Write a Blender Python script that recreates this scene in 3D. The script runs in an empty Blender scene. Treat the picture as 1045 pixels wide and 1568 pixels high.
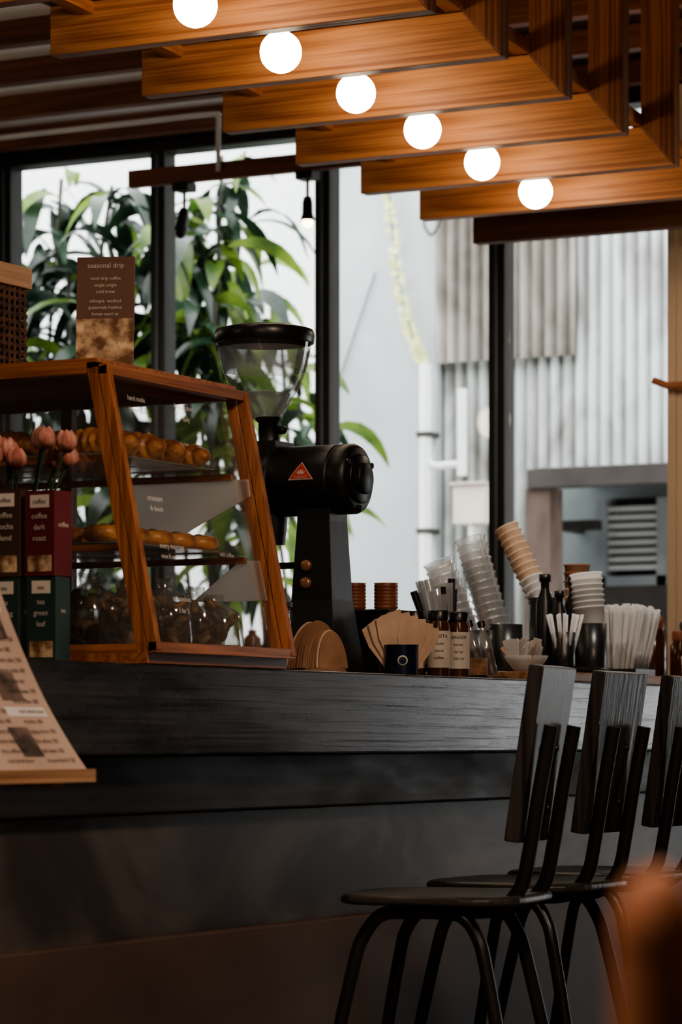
import bpy, math, random
from mathutils import Vector, Matrix, Euler
random.seed(7)
R = math.radians
scene = bpy.context.scene

# ------------------------------------------------------------------ materials
def _nt(name):
    m = bpy.data.materials.new(name); m.use_nodes = True
    nt = m.node_tree; b = nt.nodes.get('Principled BSDF')
    return m, nt, b

def pm(name, c1, c2=None, scale=(6,6,6), detail=4, rough=.5, rough2=None, metal=0, bump=0,
       lo=.35, hi=.65, distort=0, spec=.5, coat=0, transl=0):
    m, nt, b = _nt(name)
    if c2 is None: c2 = tuple(min(1, c*1.25+.003) for c in c1)
    tc = nt.nodes.new('ShaderNodeTexCoord'); mp = nt.nodes.new('ShaderNodeMapping')
    mp.inputs['Scale'].default_value = scale
    nz = nt.nodes.new('ShaderNodeTexNoise'); nz.inputs['Scale'].default_value = 1
    nz.inputs['Detail'].default_value = detail; nz.inputs['Distortion'].default_value = distort
    cr = nt.nodes.new('ShaderNodeValToRGB')
    cr.color_ramp.elements[0].position = lo; cr.color_ramp.elements[0].color = (*c1, 1)
    cr.color_ramp.elements[1].position = hi; cr.color_ramp.elements[1].color = (*c2, 1)
    L = nt.links.new
    L(tc.outputs['Object'], mp.inputs['Vector']); L(mp.outputs['Vector'], nz.inputs['Vector'])
    L(nz.outputs['Fac'], cr.inputs['Fac']); L(cr.outputs['Color'], b.inputs['Base Color'])
    b.inputs['Roughness'].default_value = rough; b.inputs['Metallic'].default_value = metal
    b.inputs['Specular IOR Level'].default_value = spec
    b.inputs['Coat Weight'].default_value = coat
    if bump:
        bp = nt.nodes.new('ShaderNodeBump'); bp.inputs['Strength'].default_value = bump
        bp.inputs['Distance'].default_value = .01
        L(nz.outputs['Fac'], bp.inputs['Height']); L(bp.outputs['Normal'], b.inputs['Normal'])
    if transl:
        out = nt.nodes.get('Material Output'); tr = nt.nodes.new('ShaderNodeBsdfTranslucent')
        mx = nt.nodes.new('ShaderNodeMixShader'); mx.inputs[0].default_value = transl
        L(cr.outputs['Color'], tr.inputs['Color'])
        L(b.outputs[0], mx.inputs[1]); L(tr.outputs[0], mx.inputs[2]); L(mx.outputs[0], out.inputs['Surface'])
    return m

def wood(name, c1, c2, axis=0, rough=.45, k=1.0, bump=.25, spec=.4, rings=7, wear=None):
    m, nt, b = _nt(name); L = nt.links.new
    tc = nt.nodes.new('ShaderNodeTexCoord'); mp = nt.nodes.new('ShaderNodeMapping')
    sc = [14*k]*3; sc[axis] = .8*k; mp.inputs['Scale'].default_value = sc
    L(tc.outputs['Object'], mp.inputs['Vector'])
    n1 = nt.nodes.new('ShaderNodeTexNoise'); n1.inputs['Scale'].default_value = .55
    n1.inputs['Detail'].default_value = 1.5; n1.inputs['Distortion'].default_value = .25
    L(mp.outputs['Vector'], n1.inputs['Vector'])
    mul = nt.nodes.new('ShaderNodeMath'); mul.operation = 'MULTIPLY'; mul.inputs[1].default_value = rings*6.28
    L(n1.outputs['Fac'], mul.inputs[0])
    sn = nt.nodes.new('ShaderNodeMath'); sn.operation = 'SINE'; L(mul.outputs[0], sn.inputs[0])
    mp2 = nt.nodes.new('ShaderNodeMapping'); sc = [110*k]*3; sc[axis] = 2.2*k; mp2.inputs['Scale'].default_value = sc
    L(tc.outputs['Object'], mp2.inputs['Vector'])
    n2 = nt.nodes.new('ShaderNodeTexNoise'); n2.inputs['Scale'].default_value = 1
    n2.inputs['Detail'].default_value = 4; L(mp2.outputs['Vector'], n2.inputs['Vector'])
    ad = nt.nodes.new('ShaderNodeMath'); ad.operation = 'MULTIPLY_ADD'
    ad.inputs[1].default_value = .14; L(sn.outputs[0], ad.inputs[0]); L(n2.outputs['Fac'], ad.inputs[2])
    cr = nt.nodes.new('ShaderNodeValToRGB')
    cr.color_ramp.elements[0].position = .25; cr.color_ramp.elements[0].color = (*c1, 1)
    cr.color_ramp.elements[1].position = .72; cr.color_ramp.elements[1].color = (*c2, 1)
    L(ad.outputs[0], cr.inputs['Fac']); col = cr.outputs['Color']
    if wear:
        mp3 = nt.nodes.new('ShaderNodeMapping'); mp3.inputs['Scale'].default_value = (3.2,1.4,5.0); L(tc.outputs['Object'], mp3.inputs['Vector'])
        n3 = nt.nodes.new('ShaderNodeTexNoise'); n3.inputs['Scale'].default_value = 1; n3.inputs['Detail'].default_value = 9
        n3.inputs['Roughness'].default_value = .72
        L(mp3.outputs['Vector'], n3.inputs['Vector'])
        c3 = nt.nodes.new('ShaderNodeValToRGB'); c3.color_ramp.elements[0].position = .46; c3.color_ramp.elements[0].color = (0,0,0,1)
        c3.color_ramp.elements[1].position = .78; c3.color_ramp.elements[1].color = (1,1,1,1)
        L(n3.outputs['Fac'], c3.inputs['Fac'])
        mxc = nt.nodes.new('ShaderNodeMixRGB'); mxc.inputs[2].default_value = (*wear, 1)
        L(c3.outputs['Color'], mxc.inputs[0]); L(col, mxc.inputs[1]); col = mxc.outputs[0]
        mr = nt.nodes.new('ShaderNodeMapRange'); mr.inputs['From Min'].default_value = .35; mr.inputs['From Max'].default_value = .7
        mr.inputs['To Min'].default_value = rough*.8; mr.inputs['To Max'].default_value = min(1, rough*1.5)
        L(n3.outputs['Fac'], mr.inputs['Value']); L(mr.outputs['Result'], b.inputs['Roughness'])
    else: b.inputs['Roughness'].default_value = rough
    L(col, b.inputs['Base Color'])
    b.inputs['Specular IOR Level'].default_value = spec
    bp = nt.nodes.new('ShaderNodeBump'); bp.inputs['Strength'].default_value = bump; bp.inputs['Distance'].default_value = .003
    L(ad.outputs[0], bp.inputs['Height']); L(bp.outputs['Normal'], b.inputs['Normal'])
    return m

def glass(name, tint=(1,1,1), frost=0.0, gloss=1.0, rough=.02, base=.04, frostcol=(.8,.85,.85)):
    m, nt, b = _nt(name); L = nt.links.new
    out = nt.nodes.get('Material Output')
    tr = nt.nodes.new('ShaderNodeBsdfTransparent'); tr.inputs['Color'].default_value = (*tint, 1)
    gl = nt.nodes.new('ShaderNodeBsdfGlossy'); gl.inputs['Roughness'].default_value = rough
    lw = nt.nodes.new('ShaderNodeLayerWeight'); lw.inputs['Blend'].default_value = .25
    mr = nt.nodes.new('ShaderNodeMapRange'); mr.inputs['To Min'].default_value = base; mr.inputs['To Max'].default_value = min(1, .6*gloss)
    L(lw.outputs['Fresnel'], mr.inputs['Value'])
    mx = nt.nodes.new('ShaderNodeMixShader'); L(mr.outputs['Result'], mx.inputs[0])
    cur = tr
    if frost > 0:
        df = nt.nodes.new('ShaderNodeBsdfTranslucent'); df.inputs['Color'].default_value = (*frostcol, 1)
        d2 = nt.nodes.new('ShaderNodeBsdfDiffuse'); d2.inputs['Color'].default_value = (*frostcol, 1)
        m1 = nt.nodes.new('ShaderNodeMixShader'); m1.inputs[0].default_value = .3
        L(df.outputs[0], m1.inputs[1]); L(d2.outputs[0], m1.inputs[2])
        m2 = nt.nodes.new('ShaderNodeMixShader'); m2.inputs[0].default_value = frost
        L(tr.outputs[0], m2.inputs[1]); L(m1.outputs[0], m2.inputs[2]); cur = m2
    L(cur.outputs[0], mx.inputs[1]); L(gl.outputs[0], mx.inputs[2]); L(mx.outputs[0], out.inputs['Surface'])
    return m

def emis(name, col, s):
    m, nt, b = _nt(name)
    b.inputs['Base Color'].default_value = (*col, 1)
    b.inputs['Emission Color'].default_value = (*col, 1); b.inputs['Emission Strength'].default_value = s
    return m

M = {}
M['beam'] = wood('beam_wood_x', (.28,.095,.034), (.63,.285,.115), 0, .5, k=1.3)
M['beamz'] = wood('beam_wood_z_dim', (.14,.046,.017), (.33,.13,.052), 2, .5, k=1.3)  # darker copy for the posts; lamplight fall-off put into the colour
M['beamy'] = wood('beam_wood_y', (.26,.08,.024), (.55,.23,.08), 1, .5)
M['slat'] = wood('ceiling_slat_wood', (.12,.043,.022), (.23,.088,.042), 0, .55)
M['case'] = wood('case_wood', (.22,.072,.025), (.46,.18,.068), 2, .34, k=2)
M['casey'] = wood('case_wood_y', (.22,.072,.025), (.46,.18,.068), 1, .34, k=2)
M['casex'] = wood('case_wood_x', (.22,.072,.025), (.46,.18,.068), 0, .34, k=2)
M['counter'] = wood('counter_black_wood', (.012,.0105,.0095), (.028,.0255,.024), 1, .24, k=.8, bump=.8, spec=.45, wear=(.058,.053,.049))
M['under'] = wood('counter_under_wood', (.010,.0085,.0075), (.023,.0195,.0175), 1, .5, k=.8, wear=(.042,.036,.031))
M['cwall'] = pm('counter_plaster', (.034,.024,.018), (.185,.155,.130), (1.8,1.3,2.4), 12, .5, bump=.3, distort=1.2, lo=.44, hi=.74)
M['plinth'] = pm('counter_plinth', (.054,.033,.023), (.12,.073,.050), (2,1.0,3), 10, .6, bump=.1)
M['black'] = pm('black_metal', (.010,.0095,.009), (.017,.016,.016), rough=.32, spec=.5)
M['blackm'] = pm('matte_black', (.010,.0095,.009), (.015,.0145,.014), (40,40,40), rough=.42, bump=.05)
M['frame'] = pm('window_frame_black', (.010,.010,.010), (.020,.020,.02), rough=.4)
M['framel'] = pm('window_frame_edge', (.10,.12,.14), (.14,.16,.18), rough=.35, metal=.5)
M['wall'] = pm('interior_wall', (.05,.04,.034), (.08,.065,.055), (3,3,3), rough=.8)
M['cream'] = pm('cream_paint', (.82,.66,.50), (.88,.72,.56), (4,4,2), rough=.6)
M['white'] = pm('white_ceiling', (.88,.84,.80), (.94,.90,.86), (3,3,3), rough=.7)
M['dceil'] = wood('dark_ceiling_wood', (.03,.013,.008), (.065,.028,.016), 0, .6)
M['floor'] = pm('floor_concrete', (.10,.09,.08), (.16,.14,.12), (2,2,2), 6, .55)
M['glass'] = glass('clear_glass', base=.06)
M['wglass'] = glass('window_glass', base=.01, gloss=.5)
M['caseglass'] = glass('case_glass', tint=(.98,.98,.97), base=.15, rough=.015, frost=.05)
M['plastic'] = glass('clear_plastic', tint=(.97,.98,.98), frost=.42, base=.30, rough=.08, frostcol=(.97,.97,.97))
M['hopper'] = glass('hopper_plastic', tint=(.98,.985,.985), frost=.07, base=.10, rough=.05, frostcol=(.95,.95,.95))
M['frosted'] = glass('hopper_frosted', tint=(.98,.98,.98), frost=.38, base=.05, rough=.2, frostcol=(.97,.98,.98))
M['wrap'] = glass('cellophane', tint=(.97,.97,.95), frost=.18, base=.26, rough=.1)
M['bulb'] = emis('bulb_glow', (1,.81,.60), 22)
M['spotglow'] = emis('spot_glow', (1,.72,.45), 6)
M['copper'] = pm('copper_button', (.62,.30,.18), (.75,.40,.26), rough=.3, metal=.7)
M['red'] = pm('red_badge', (.60,.06,.035), (.70,.08,.05), rough=.4)
M['paperw'] = pm('white_paper', (.82,.81,.79), (.90,.89,.87), (8,8,8), rough=.8, transl=.45)
M['straw'] = pm('straw_paper', (.92,.92,.91), (.96,.96,.95), (8,8,8), rough=.7, transl=.6)
M['reflsheet'] = pm('case_reflection_white', (.92,.92,.91), (.96,.96,.95), (8,8,8), rough=.7, transl=.9)  # white stand-in for a window reflection in the case glass
M['kraft'] = pm('kraft_paper', (.56,.39,.27), (.70,.50,.36), (20,20,20), rough=.8, bump=.1)
M['kraftd'] = pm('kraft_dark', (.28,.15,.085), (.40,.23,.135), (15,15,15), rough=.7)
M['navy'] = pm('navy_enamel', (.012,.016,.040), (.018,.026,.06), rough=.3)
M['label'] = pm('cream_label', (.66,.58,.50), (.76,.68,.58), rough=.7)
M['ink'] = pm('dark_ink', (.02,.015,.013), rough=.8)
M['coffee'] = pm('coffee_beans', (.02,.010,.006), (.06,.03,.016), (90,90,90), rough=.5, bump=.6)
M['terra'] = pm('terracotta_glaze', (.22,.07,.035), (.36,.13,.06), (10,10,30), rough=.4)
M['amber'] = pm('amber_glass', (.07,.022,.008), (.14,.05,.018), rough=.15)
M['pastry'] = pm('pastry_crust', (.26,.07,.02), (.68,.32,.11), (34,34,34), rough=.38, bump=.5)
M['cookie'] = pm('cookie_brown', (.16,.085,.045), (.50,.33,.20), (40,40,40), rough=.8, bump=.6)
M['chalk'] = pm('chalk_board', (.012,.012,.012), (.03,.03,.03), (12,12,12), rough=.8)
M['chalkw'] = pm('chalk_white', (.60,.58,.55), rough=.9)
M['poster'] = pm('brown_poster', (.13,.064,.040), (.18,.092,.058), (5,5,5), rough=.5)
M['gold'] = pm('poster_gold', (.16,.07,.028), (.90,.66,.40), (34,34,34), rough=.5, detail=6, lo=.42, hi=.68)
M['menu'] = pm('menu_paper', (.36,.26,.21), (.44,.33,.27), (5,5,5), rough=.6)
M['menuphoto'] = pm('menu_photo', (.05,.035,.03), (.22,.15,.12), (16,16,16), rough=.6)
M['boxred'] = pm('dark_red_carton', (.11,.014,.017), (.15,.022,.025), rough=.5)
M['boxbrown'] = pm('brown_carton', (.05,.025,.017), (.075,.04,.027), rough=.5)
M['boxgreen'] = pm('teal_carton', (.020,.042,.037), (.030,.060,.050), rough=.5)
M['pink'] = pm('tulip_pink', (.45,.14,.10), (.78,.42,.33), (50,50,22), rough=.6, transl=.25)
M['stem'] = pm('green_stem', (.02,.045,.015), (.04,.08,.03), rough=.6)
M['basket'] = pm('wicker_dark', (.035,.016,.010), (.13,.062,.035), (60,60,90), rough=.7, bump=.6)
M['basketrim'] = wood('basket_rim_wood', (.45,.28,.17), (.62,.42,.27), 1, .5)
M['leafd'] = pm('leaf_dark', (.006,.019,.011), (.020,.052,.026), (8,8,8), rough=.26, transl=.10)
M['leafb'] = pm('leaf_bright', (.05,.11,.02), (.26,.38,.07), (5,5,5), rough=.30, transl=.45)
M['cane'] = pm('cane_bark', (.04,.04,.03), (.07,.07,.05), (10,10,30), rough=.8)
M['extgrey'] = pm('outer_render_grey', (.33,.365,.37), (.52,.555,.555), (1.5,1.0,1.0), 10, .85, distort=.8, lo=.3, hi=.7)
M['extpale'] = pm('outer_render_pale', (.78,.80,.79), (.88,.89,.88), (1,1,1), 5, .85)
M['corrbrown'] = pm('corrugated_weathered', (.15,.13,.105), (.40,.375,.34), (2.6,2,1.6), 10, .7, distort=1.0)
M['corrbrown2'] = pm('corrugated_weathered_valley_shaded', (.09,.077,.062), (.27,.25,.225), (2.6,2,1.6), 10, .8, distort=1.0)  # darker groove copy; ridge shading and dirt put into the colour
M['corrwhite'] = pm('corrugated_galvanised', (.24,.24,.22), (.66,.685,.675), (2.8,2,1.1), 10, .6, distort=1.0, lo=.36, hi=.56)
M['corrwhite2'] = pm('corrugated_galvanised_valley_shaded', (.14,.14,.125), (.42,.44,.43), (2.8,2,1.1), 10, .7, distort=1.0, lo=.36, hi=.58)
M['extdark'] = pm('dark_lintel', (.034,.029,.026), (.065,.055,.048), (4,4,4), rough=.8)
M['rust'] = pm('rusty_post', (.08,.05,.038), (.16,.115,.095), (6,6,3), rough=.8)
M['pipe'] = pm('white_pipe', (.80,.82,.81), (.90,.92,.90), (6,6,3), rough=.5)
M['ground'] = pm('alley_concrete', (.34,.34,.33), (.46,.46,.44), (2,2,2), 6, .9)
M['vine'] = pm('vine_yellow_green', (.62,.66,.30), (.88,.88,.52), (20,20,20), rough=.6, transl=.3)
M['seat'] = wood('stool_seat_wood', (.020,.017,.015), (.055,.048,.044), 0, .32)
M['backw'] = wood('stool_back_wood', (.013,.011,.011), (.052,.045,.045), 2, .30, k=1.1)
M['tan'] = pm('tan_wood', (.50,.19,.09), (.58,.24,.12), (6,6,2), rough=.6)
M['tray'] = pm('dark_tray', (.015,.016,.016), (.03,.03,.03), rough=.25)
M['board'] = wood('serving_board_wood', (.20,.10,.05), (.40,.23,.13), 1, .5)

# ------------------------------------------------------------------ mesh builder
class MB:
    def __init__(s): s.v=[]; s.f=[]; s.m=[]; s.s=[]; s.mats=[]
    def mi(s, mat):
        mat = M[mat]
        if mat not in s.mats: s.mats.append(mat)
        return s.mats.index(mat)
    def add(s, vs, fs, mat, smooth=False, T=None):
        o = len(s.v); i = s.mi(mat)
        for p in vs:
            p = Vector(p)
            s.v.append(T @ p if T is not None else p)
        for f in fs:
            s.f.append([o+k for k in f]); s.m.append(i); s.s.append(smooth)
    def box(s, x0,x1,y0,y1,z0,z1, mat, T=None):
        vs=[(x0,y0,z0),(x1,y0,z0),(x1,y1,z0),(x0,y1,z0),(x0,y0,z1),(x1,y0,z1),(x1,y1,z1),(x0,y1,z1)]
        fs=[(0,3,2,1),(4,5,6,7),(0,1,5,4),(1,2,6,5),(2,3,7,6),(3,0,4,7)]
        s.add(vs,fs,mat,False,T)
    def prism_y(s, poly, y0, y1, mat, T=None):
        n=len(poly)
        vs=[(p[0],y0,p[1]) for p in poly]+[(p[0],y1,p[1]) for p in poly]
        fs=[list(range(n)), list(range(2*n-1,n-1,-1))]
        for i in range(n):
            j=(i+1)%n; fs.append([j,i,i+n,j+n])
        s.add(vs,fs,mat,False,T)
    def bar(s, a, b, w, h, mat, up=(0,0,1)):
        a=Vector(a); b=Vector(b); d=(b-a); L=d.length; d.normalize()
        u=Vector(up); sx=d.cross(u).normalized(); sz=sx.cross(d).normalized()
        T=Matrix((( sx.x,d.x,sz.x,a.x),(sx.y,d.y,sz.y,a.y),(sx.z,d.z,sz.z,a.z),(0,0,0,1)))
        s.box(-w/2,w/2,0,L,-h/2,h/2,mat,T)
    def lathe(s, prof, mat, c=(0,0,0), n=36, T=None, smooth=True, cap0=True, cap1=True):
        vs=[];fs=[]
        TT=Matrix.Translation(c)
        if T is not None: TT = TT @ T
        for r,z in prof:
            for i in range(n):
                a=2*math.pi*i/n; vs.append((r*math.cos(a),r*math.sin(a),z))
        for k in range(len(prof)-1):
            for i in range(n):
                j=(i+1)%n
                fs.append((k*n+i,k*n+j,(k+1)*n+j,(k+1)*n+i))
        s.add(vs,fs,mat,smooth,TT)
        if cap0 and prof[0][0]>1e-5: s.add(vs[:n],[list(range(n-1,-1,-1))],mat,False,TT)
        if cap1 and prof[-1][0]>1e-5: s.add(vs[-n:],[list(range(n))],mat,False,TT)
    def sphere(s, c, r, mat, n=28, sc=(1,1,1), T=None):
        k=n//2
        pr=[(max(1e-6,math.sin(math.pi*i/k)),-math.cos(math.pi*i/k)) for i in range(k+1)]
        TT=Matrix.Diagonal((r*sc[0],r*sc[1],r*sc[2],1))
        if T is not None: TT = T @ TT
        s.lathe(pr,mat,c,n,TT,True,False,False)
    def cyl(s, c, r, h, mat, n=32): s.lathe([(r,0),(r,h)],mat,c,n)
    def tube(s, pts, r, mat, n=10, cap=True, T=None):
        pts=[Vector(p) for p in pts]; N=len(pts)
        rr = r if isinstance(r,(list,tuple)) else [r]*N
        vs=[];fs=[]; t0=(pts[1]-pts[0]).normalized()
        u=Vector((0,0,1)) if abs(t0.z)<.9 else Vector((1,0,0))
        nrm=(u-t0*u.dot(t0)).normalized()
        for i,p in enumerate(pts):
            if i==0: t=t0
            elif i==N-1: t=(pts[i]-pts[i-1]).normalized()
            else: t=((pts[i]-pts[i-1]).normalized()+(pts[i+1]-pts[i]).normalized()).normalized()
            nrm=(nrm-t*nrm.dot(t)).normalized(); bn=t.cross(nrm)
            for k in range(n):
                a=2*math.pi*k/n; vs.append(p+(nrm*math.cos(a)+bn*math.sin(a))*rr[i])
        for i in range(N-1):
            for k in range(n):
                j=(k+1)%n; fs.append((i*n+k,i*n+j,(i+1)*n+j,(i+1)*n+k))
        s.add(vs,fs,mat,True,T)
        if cap:
            s.add(vs[:n],[list(range(n-1,-1,-1))],mat,False,T); s.add(vs[-n:],[list(range(n))],mat,False,T)
    def text(s, body, size, mat, T=None, fn=None, align='CENTER'):
        vs,fs=text_geo(body,size,align)
        if fn: vs=[fn(p) for p in vs]
        s.add(vs,fs,mat,False,T)
    def done(s, name, bevel=0, parent=None, seg=2):
        xs=[p.x for p in s.v]; ys=[p.y for p in s.v]; zs=[p.z for p in s.v]
        loc=Vector(((min(xs)+max(xs))/2,(min(ys)+max(ys))/2,min(zs)))
        me=bpy.data.meshes.new(name); me.from_pydata([p-loc for p in s.v],[],s.f)
        for m in s.mats: me.materials.append(m)
        for i,p in enumerate(me.polygons):
            p.material_index=s.m[i]; p.use_smooth=s.s[i]
        me.update()
        ob=bpy.data.objects.new(name,me); ob.location=loc; scene.collection.objects.link(ob)
        if bevel:
            b=ob.modifiers.new('bevel','BEVEL'); b.width=bevel; b.segments=seg
            b.limit_method='ANGLE'; b.angle_limit=R(50); b.use_clamp_overlap=True
        if parent: ob.parent=parent
        return ob

_tc={}
def text_geo(body,size,align):
    key=(body,size,align)
    if key in _tc: return _tc[key]
    cu=bpy.data.curves.new('t','FONT'); cu.body=body; cu.size=size; cu.resolution_u=2
    cu.align_x=align; cu.align_y='CENTER'
    ob=bpy.data.objects.new('t',cu); scene.collection.objects.link(ob)
    bpy.context.view_layer.update()
    dg=bpy.context.evaluated_depsgraph_get()
    me=bpy.data.meshes.new_from_object(ob.evaluated_get(dg))
    vs=[tuple(v.co) for v in me.vertices]; fs=[tuple(p.vertices) for p in me.polygons]
    bpy.data.objects.remove(ob); bpy.data.curves.remove(cu); bpy.data.meshes.remove(me)
    _tc[key]=(vs,fs); return vs,fs

def smooth(pts, k=6):
    P=[Vector(p) for p in pts]; P=[P[0]*2-P[1]]+P+[P[-1]*2-P[-2]]; out=[]
    for i in range(1,len(P)-2):
        a,b,c,d=P[i-1:i+3]
        for j in range(k):
            t=j/k
            out.append(.5*((2*b)+(c-a)*t+(2*a-5*b+4*c-d)*t*t+(3*b-a-3*c+d)*t**3))
    out.append(P[-2]); return out
def rotT(x=0,y=0,z=0,loc=(0,0,0)):
    return Matrix.Translation(loc) @ Euler((R(x),R(y),R(z))).to_matrix().to_4x4()
def faceX(loc):
    return Matrix.Translation(loc) @ Matrix(((0,0,1,0),(1,0,0,0),(0,1,0,0),(0,0,0,1)))
def faceY(loc, rz=0):
    return Matrix.Translation(loc) @ Euler((R(90),0,R(rz))).to_matrix().to_4x4()

# ------------------------------------------------------------------ room shell
YW=9.50; CZ=3.235; X0,X1=-7.6,2.6; YB=-1.6
b=MB(); b.box(X0,X1,YB,YW+.15,-.1,0,'floor'); b.done('floor')
b=MB(); b.box(X0-.15,X1+.15,YB-.15,YW+.35,CZ,CZ+.15,'dceil')
b.box(X0,-5.12,YB,YW,CZ-.004,CZ,'white'); b.done('ceiling')
b=MB(); b.box(X0-.15,X0,YB,YW+.15,0,CZ,'wall'); b.done('wall_left')
b=MB(); b.box(X1,X1+.15,YB,YW+.15,0,CZ,'wall'); b.done('wall_right')
b=MB(); b.box(X0-.15,X1+.15,YB-.15,YB,0,CZ,'wall'); b.done('wall_front')
b=MB()
b.box(X0,-6.37,YW,YW+.15,0,CZ,'wall')
b.box(-6.37,-3.62,YW,YW+.15,0,1.28,'wall')
b.box(-6.37,-3.62,YW,YW+.15,3.15,CZ,'wall')
b.box(-3.62,-2.35,YW,YW+.15,0,CZ,'wall')
b.box(-2.35,-1.05,YW,YW+.15,2.5,CZ,'wall')
b.box(-1.05,X1,YW,YW+.15,0,CZ,'wall')
b.done('wall_back')
b=MB()
mx=[-6.34,-5.68,-5.01,-4.34,-3.65]
for x in mx:
    b.box(x-.030,x+.030,YW-.02,YW+.06,1.28,3.15,'frame')
    b.box(x-.006,x+.006,YW-.028,YW-.02,1.28,3.10,'framel')
b.box(-6.37,-3.62,YW-.029,YW+.07,3.105,3.15,'frame')
b.box(-6.37,-3.62,YW-.029,YW+.08,1.28,1.33,'frame')
for i in range(4):
    b.box(mx[i]+.03,mx[i+1]-.03,YW+.018,YW+.022,1.33,3.105,'wglass')
b.done('window_1',.003)
b=MB()
for x in (-2.315,-1.73,-1.67,-1.085): b.box(x-.03,x+.03,YW+.0,YW+.06,.01,2.49,'frame')
for z in (.05,.75,1.25,2.45): b.box(-2.345,-1.055,YW,YW+.06,z-.03,z+.03,'frame')
b.box(-2.29,-1.11,YW+.02,YW+.024,.05,2.45,'wglass')
b.done('door_1',.003)
b=MB(); b.box(-3.685,-3.34,YW-.06,YW-.031,0,CZ-.09,'cream'); b.box(-3.70,-3.67,YW-.075,YW-.031,0,CZ-.09,'cream')
b.done('trim_1',.003)
b=MB(); b.tube([(-3.62,YW-.062,2.15),(-3.62,YW-.11,2.15),(-3.68,YW-.12,2.15),(-3.73,YW-.12,2.17)],.012,'tan'); b.done('wall_coat_hook')
b=MB(); b.box(-6.4,-3.7,YW-.16,YW-.031,1.25,1.279,'slat'); b.done('window_sill_shelf',.003)

b=MB()
for k in range(15):
    y=9.44-.47*k
    b.box(X0,X1,y-.05,y,CZ-.082,CZ-.004,'slat')
b.done('ceiling_slats')

# ------------------------------------------------------------------ hanging beam frames and globe lamps
for k in range(8):
    Y=5.58+.49*k; XL=-3.93-.095*(Y-6.07); XR=XL+.985
    b=MB(); t=.045
    b.prism_y([(XL,2.6),(XR,2.6),(XR-.1,2.715),(XL,2.715)],Y,Y+t,'beam' if k<7 else 'slat')  # last beam, behind the lamps: its dimness put in as darker wood
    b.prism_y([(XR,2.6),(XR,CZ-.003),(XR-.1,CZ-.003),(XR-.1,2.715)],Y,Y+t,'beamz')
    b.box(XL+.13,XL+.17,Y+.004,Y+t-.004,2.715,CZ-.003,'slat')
    if k<7:
        XR2=XR-.095*.49; XL2=XL-.095*.49
        b.bar((XR-.12,Y+t,2.735),(XR2-.12,Y+.49,2.735),.045,.035,'beamy')
        b.bar((XL+.1,Y+t,2.70),(XL2+.1,Y+.49,2.70),.04,.03,'beamy')
    b.done('ceiling_beam',.002)
for k in range(7):
    Y=5.33+.49*k; X=-3.39-.11*(Y-5.82); z=2.606
    b=MB()
    b.sphere((X,Y,z),.049,'bulb',32)
    b.lathe([(.022,.046),(.02,.06),(.02,.095),(.012,.105),(.004,.108)],'black',(X,Y,z),24)
    b.tube([(X,Y,z+.1),(X,Y,CZ-.006)],.0035,'black',8)
    b.lathe([(.04,0),(.045,.02)],'black',(X,Y,CZ-.025),24)
    b.done('fill_globe_lamp')
for X,Y in ((-5.9,6.2),(-6.6,7.9),(-4.9,3.6),(-2.55,8.55)):  # added unseen globes to brighten the ceiling strips, trim and counter
    b=MB(); z=2.45
    b.sphere((X,Y,z),.07,'bulb',32)
    b.lathe([(.024,.064),(.022,.08),(.02,.115),(.004,.125)],'black',(X,Y,z),24)
    b.tube([(X,Y,z+.12),(X,Y,CZ-.006)],.0035,'black',8); b.lathe([(.04,0),(.045,.02)],'black',(X,Y,CZ-.025),24)
    b.done('fill_globe_lamp')

b=MB()
b.box(-5.62,-4.55,9.18,9.21,2.925,2.985,'slat')
b.tube(smooth([(-6.3,9.17,3.145),(-5.6,9.17,3.148),(-5.28,9.17,3.148),(-5.25,9.17,3.135),(-5.25,9.17,3.08),(-5.25,9.17,2.95)],6),.009,'pipe',10)
b.box(-4.60,-4.58,9.185,9.205,2.98,CZ-.01,'slat')
b.done('lighting_track',.002)
def spot(X,lit,tilt):
    b=MB()
    b.box(X-.032,X+.032,9.165,9.225,2.895,2.925,'blackm')
    b.tube([(X,9.195,2.895),(X,9.195,2.835)],.006,'blackm')
    T=rotT(0,tilt,0)
    b.lathe([(.004,0),(.013,-.002),(.018,-.02),(.019,-.06),(.024,-.075),(.024,-.082)],'blackm',(X,9.195,2.84),24,T)
    b.sphere((X+.075*-math.sin(R(tilt)),9.195,2.84-.088),.019,'spotglow' if lit else 'blackm',20)
    b.done('spot_lamp')
spot(-5.40,False,12); spot(-4.915,True,0)

# ------------------------------------------------------------------ counter
CT=1.13
b=MB()
b.box(-3.62,-2.78,2.2,8.7,.97,CT,'counter')
b.box(-3.55,-2.84,2.25,8.65,.865,.97,'under')
b.box(-3.50,-2.87,2.3,8.6,.0,.865,'cwall')
b.box(-3.50,-2.845,2.3,8.6,.0,.64,'plinth')
b.done('bar_counter',.004)

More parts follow.
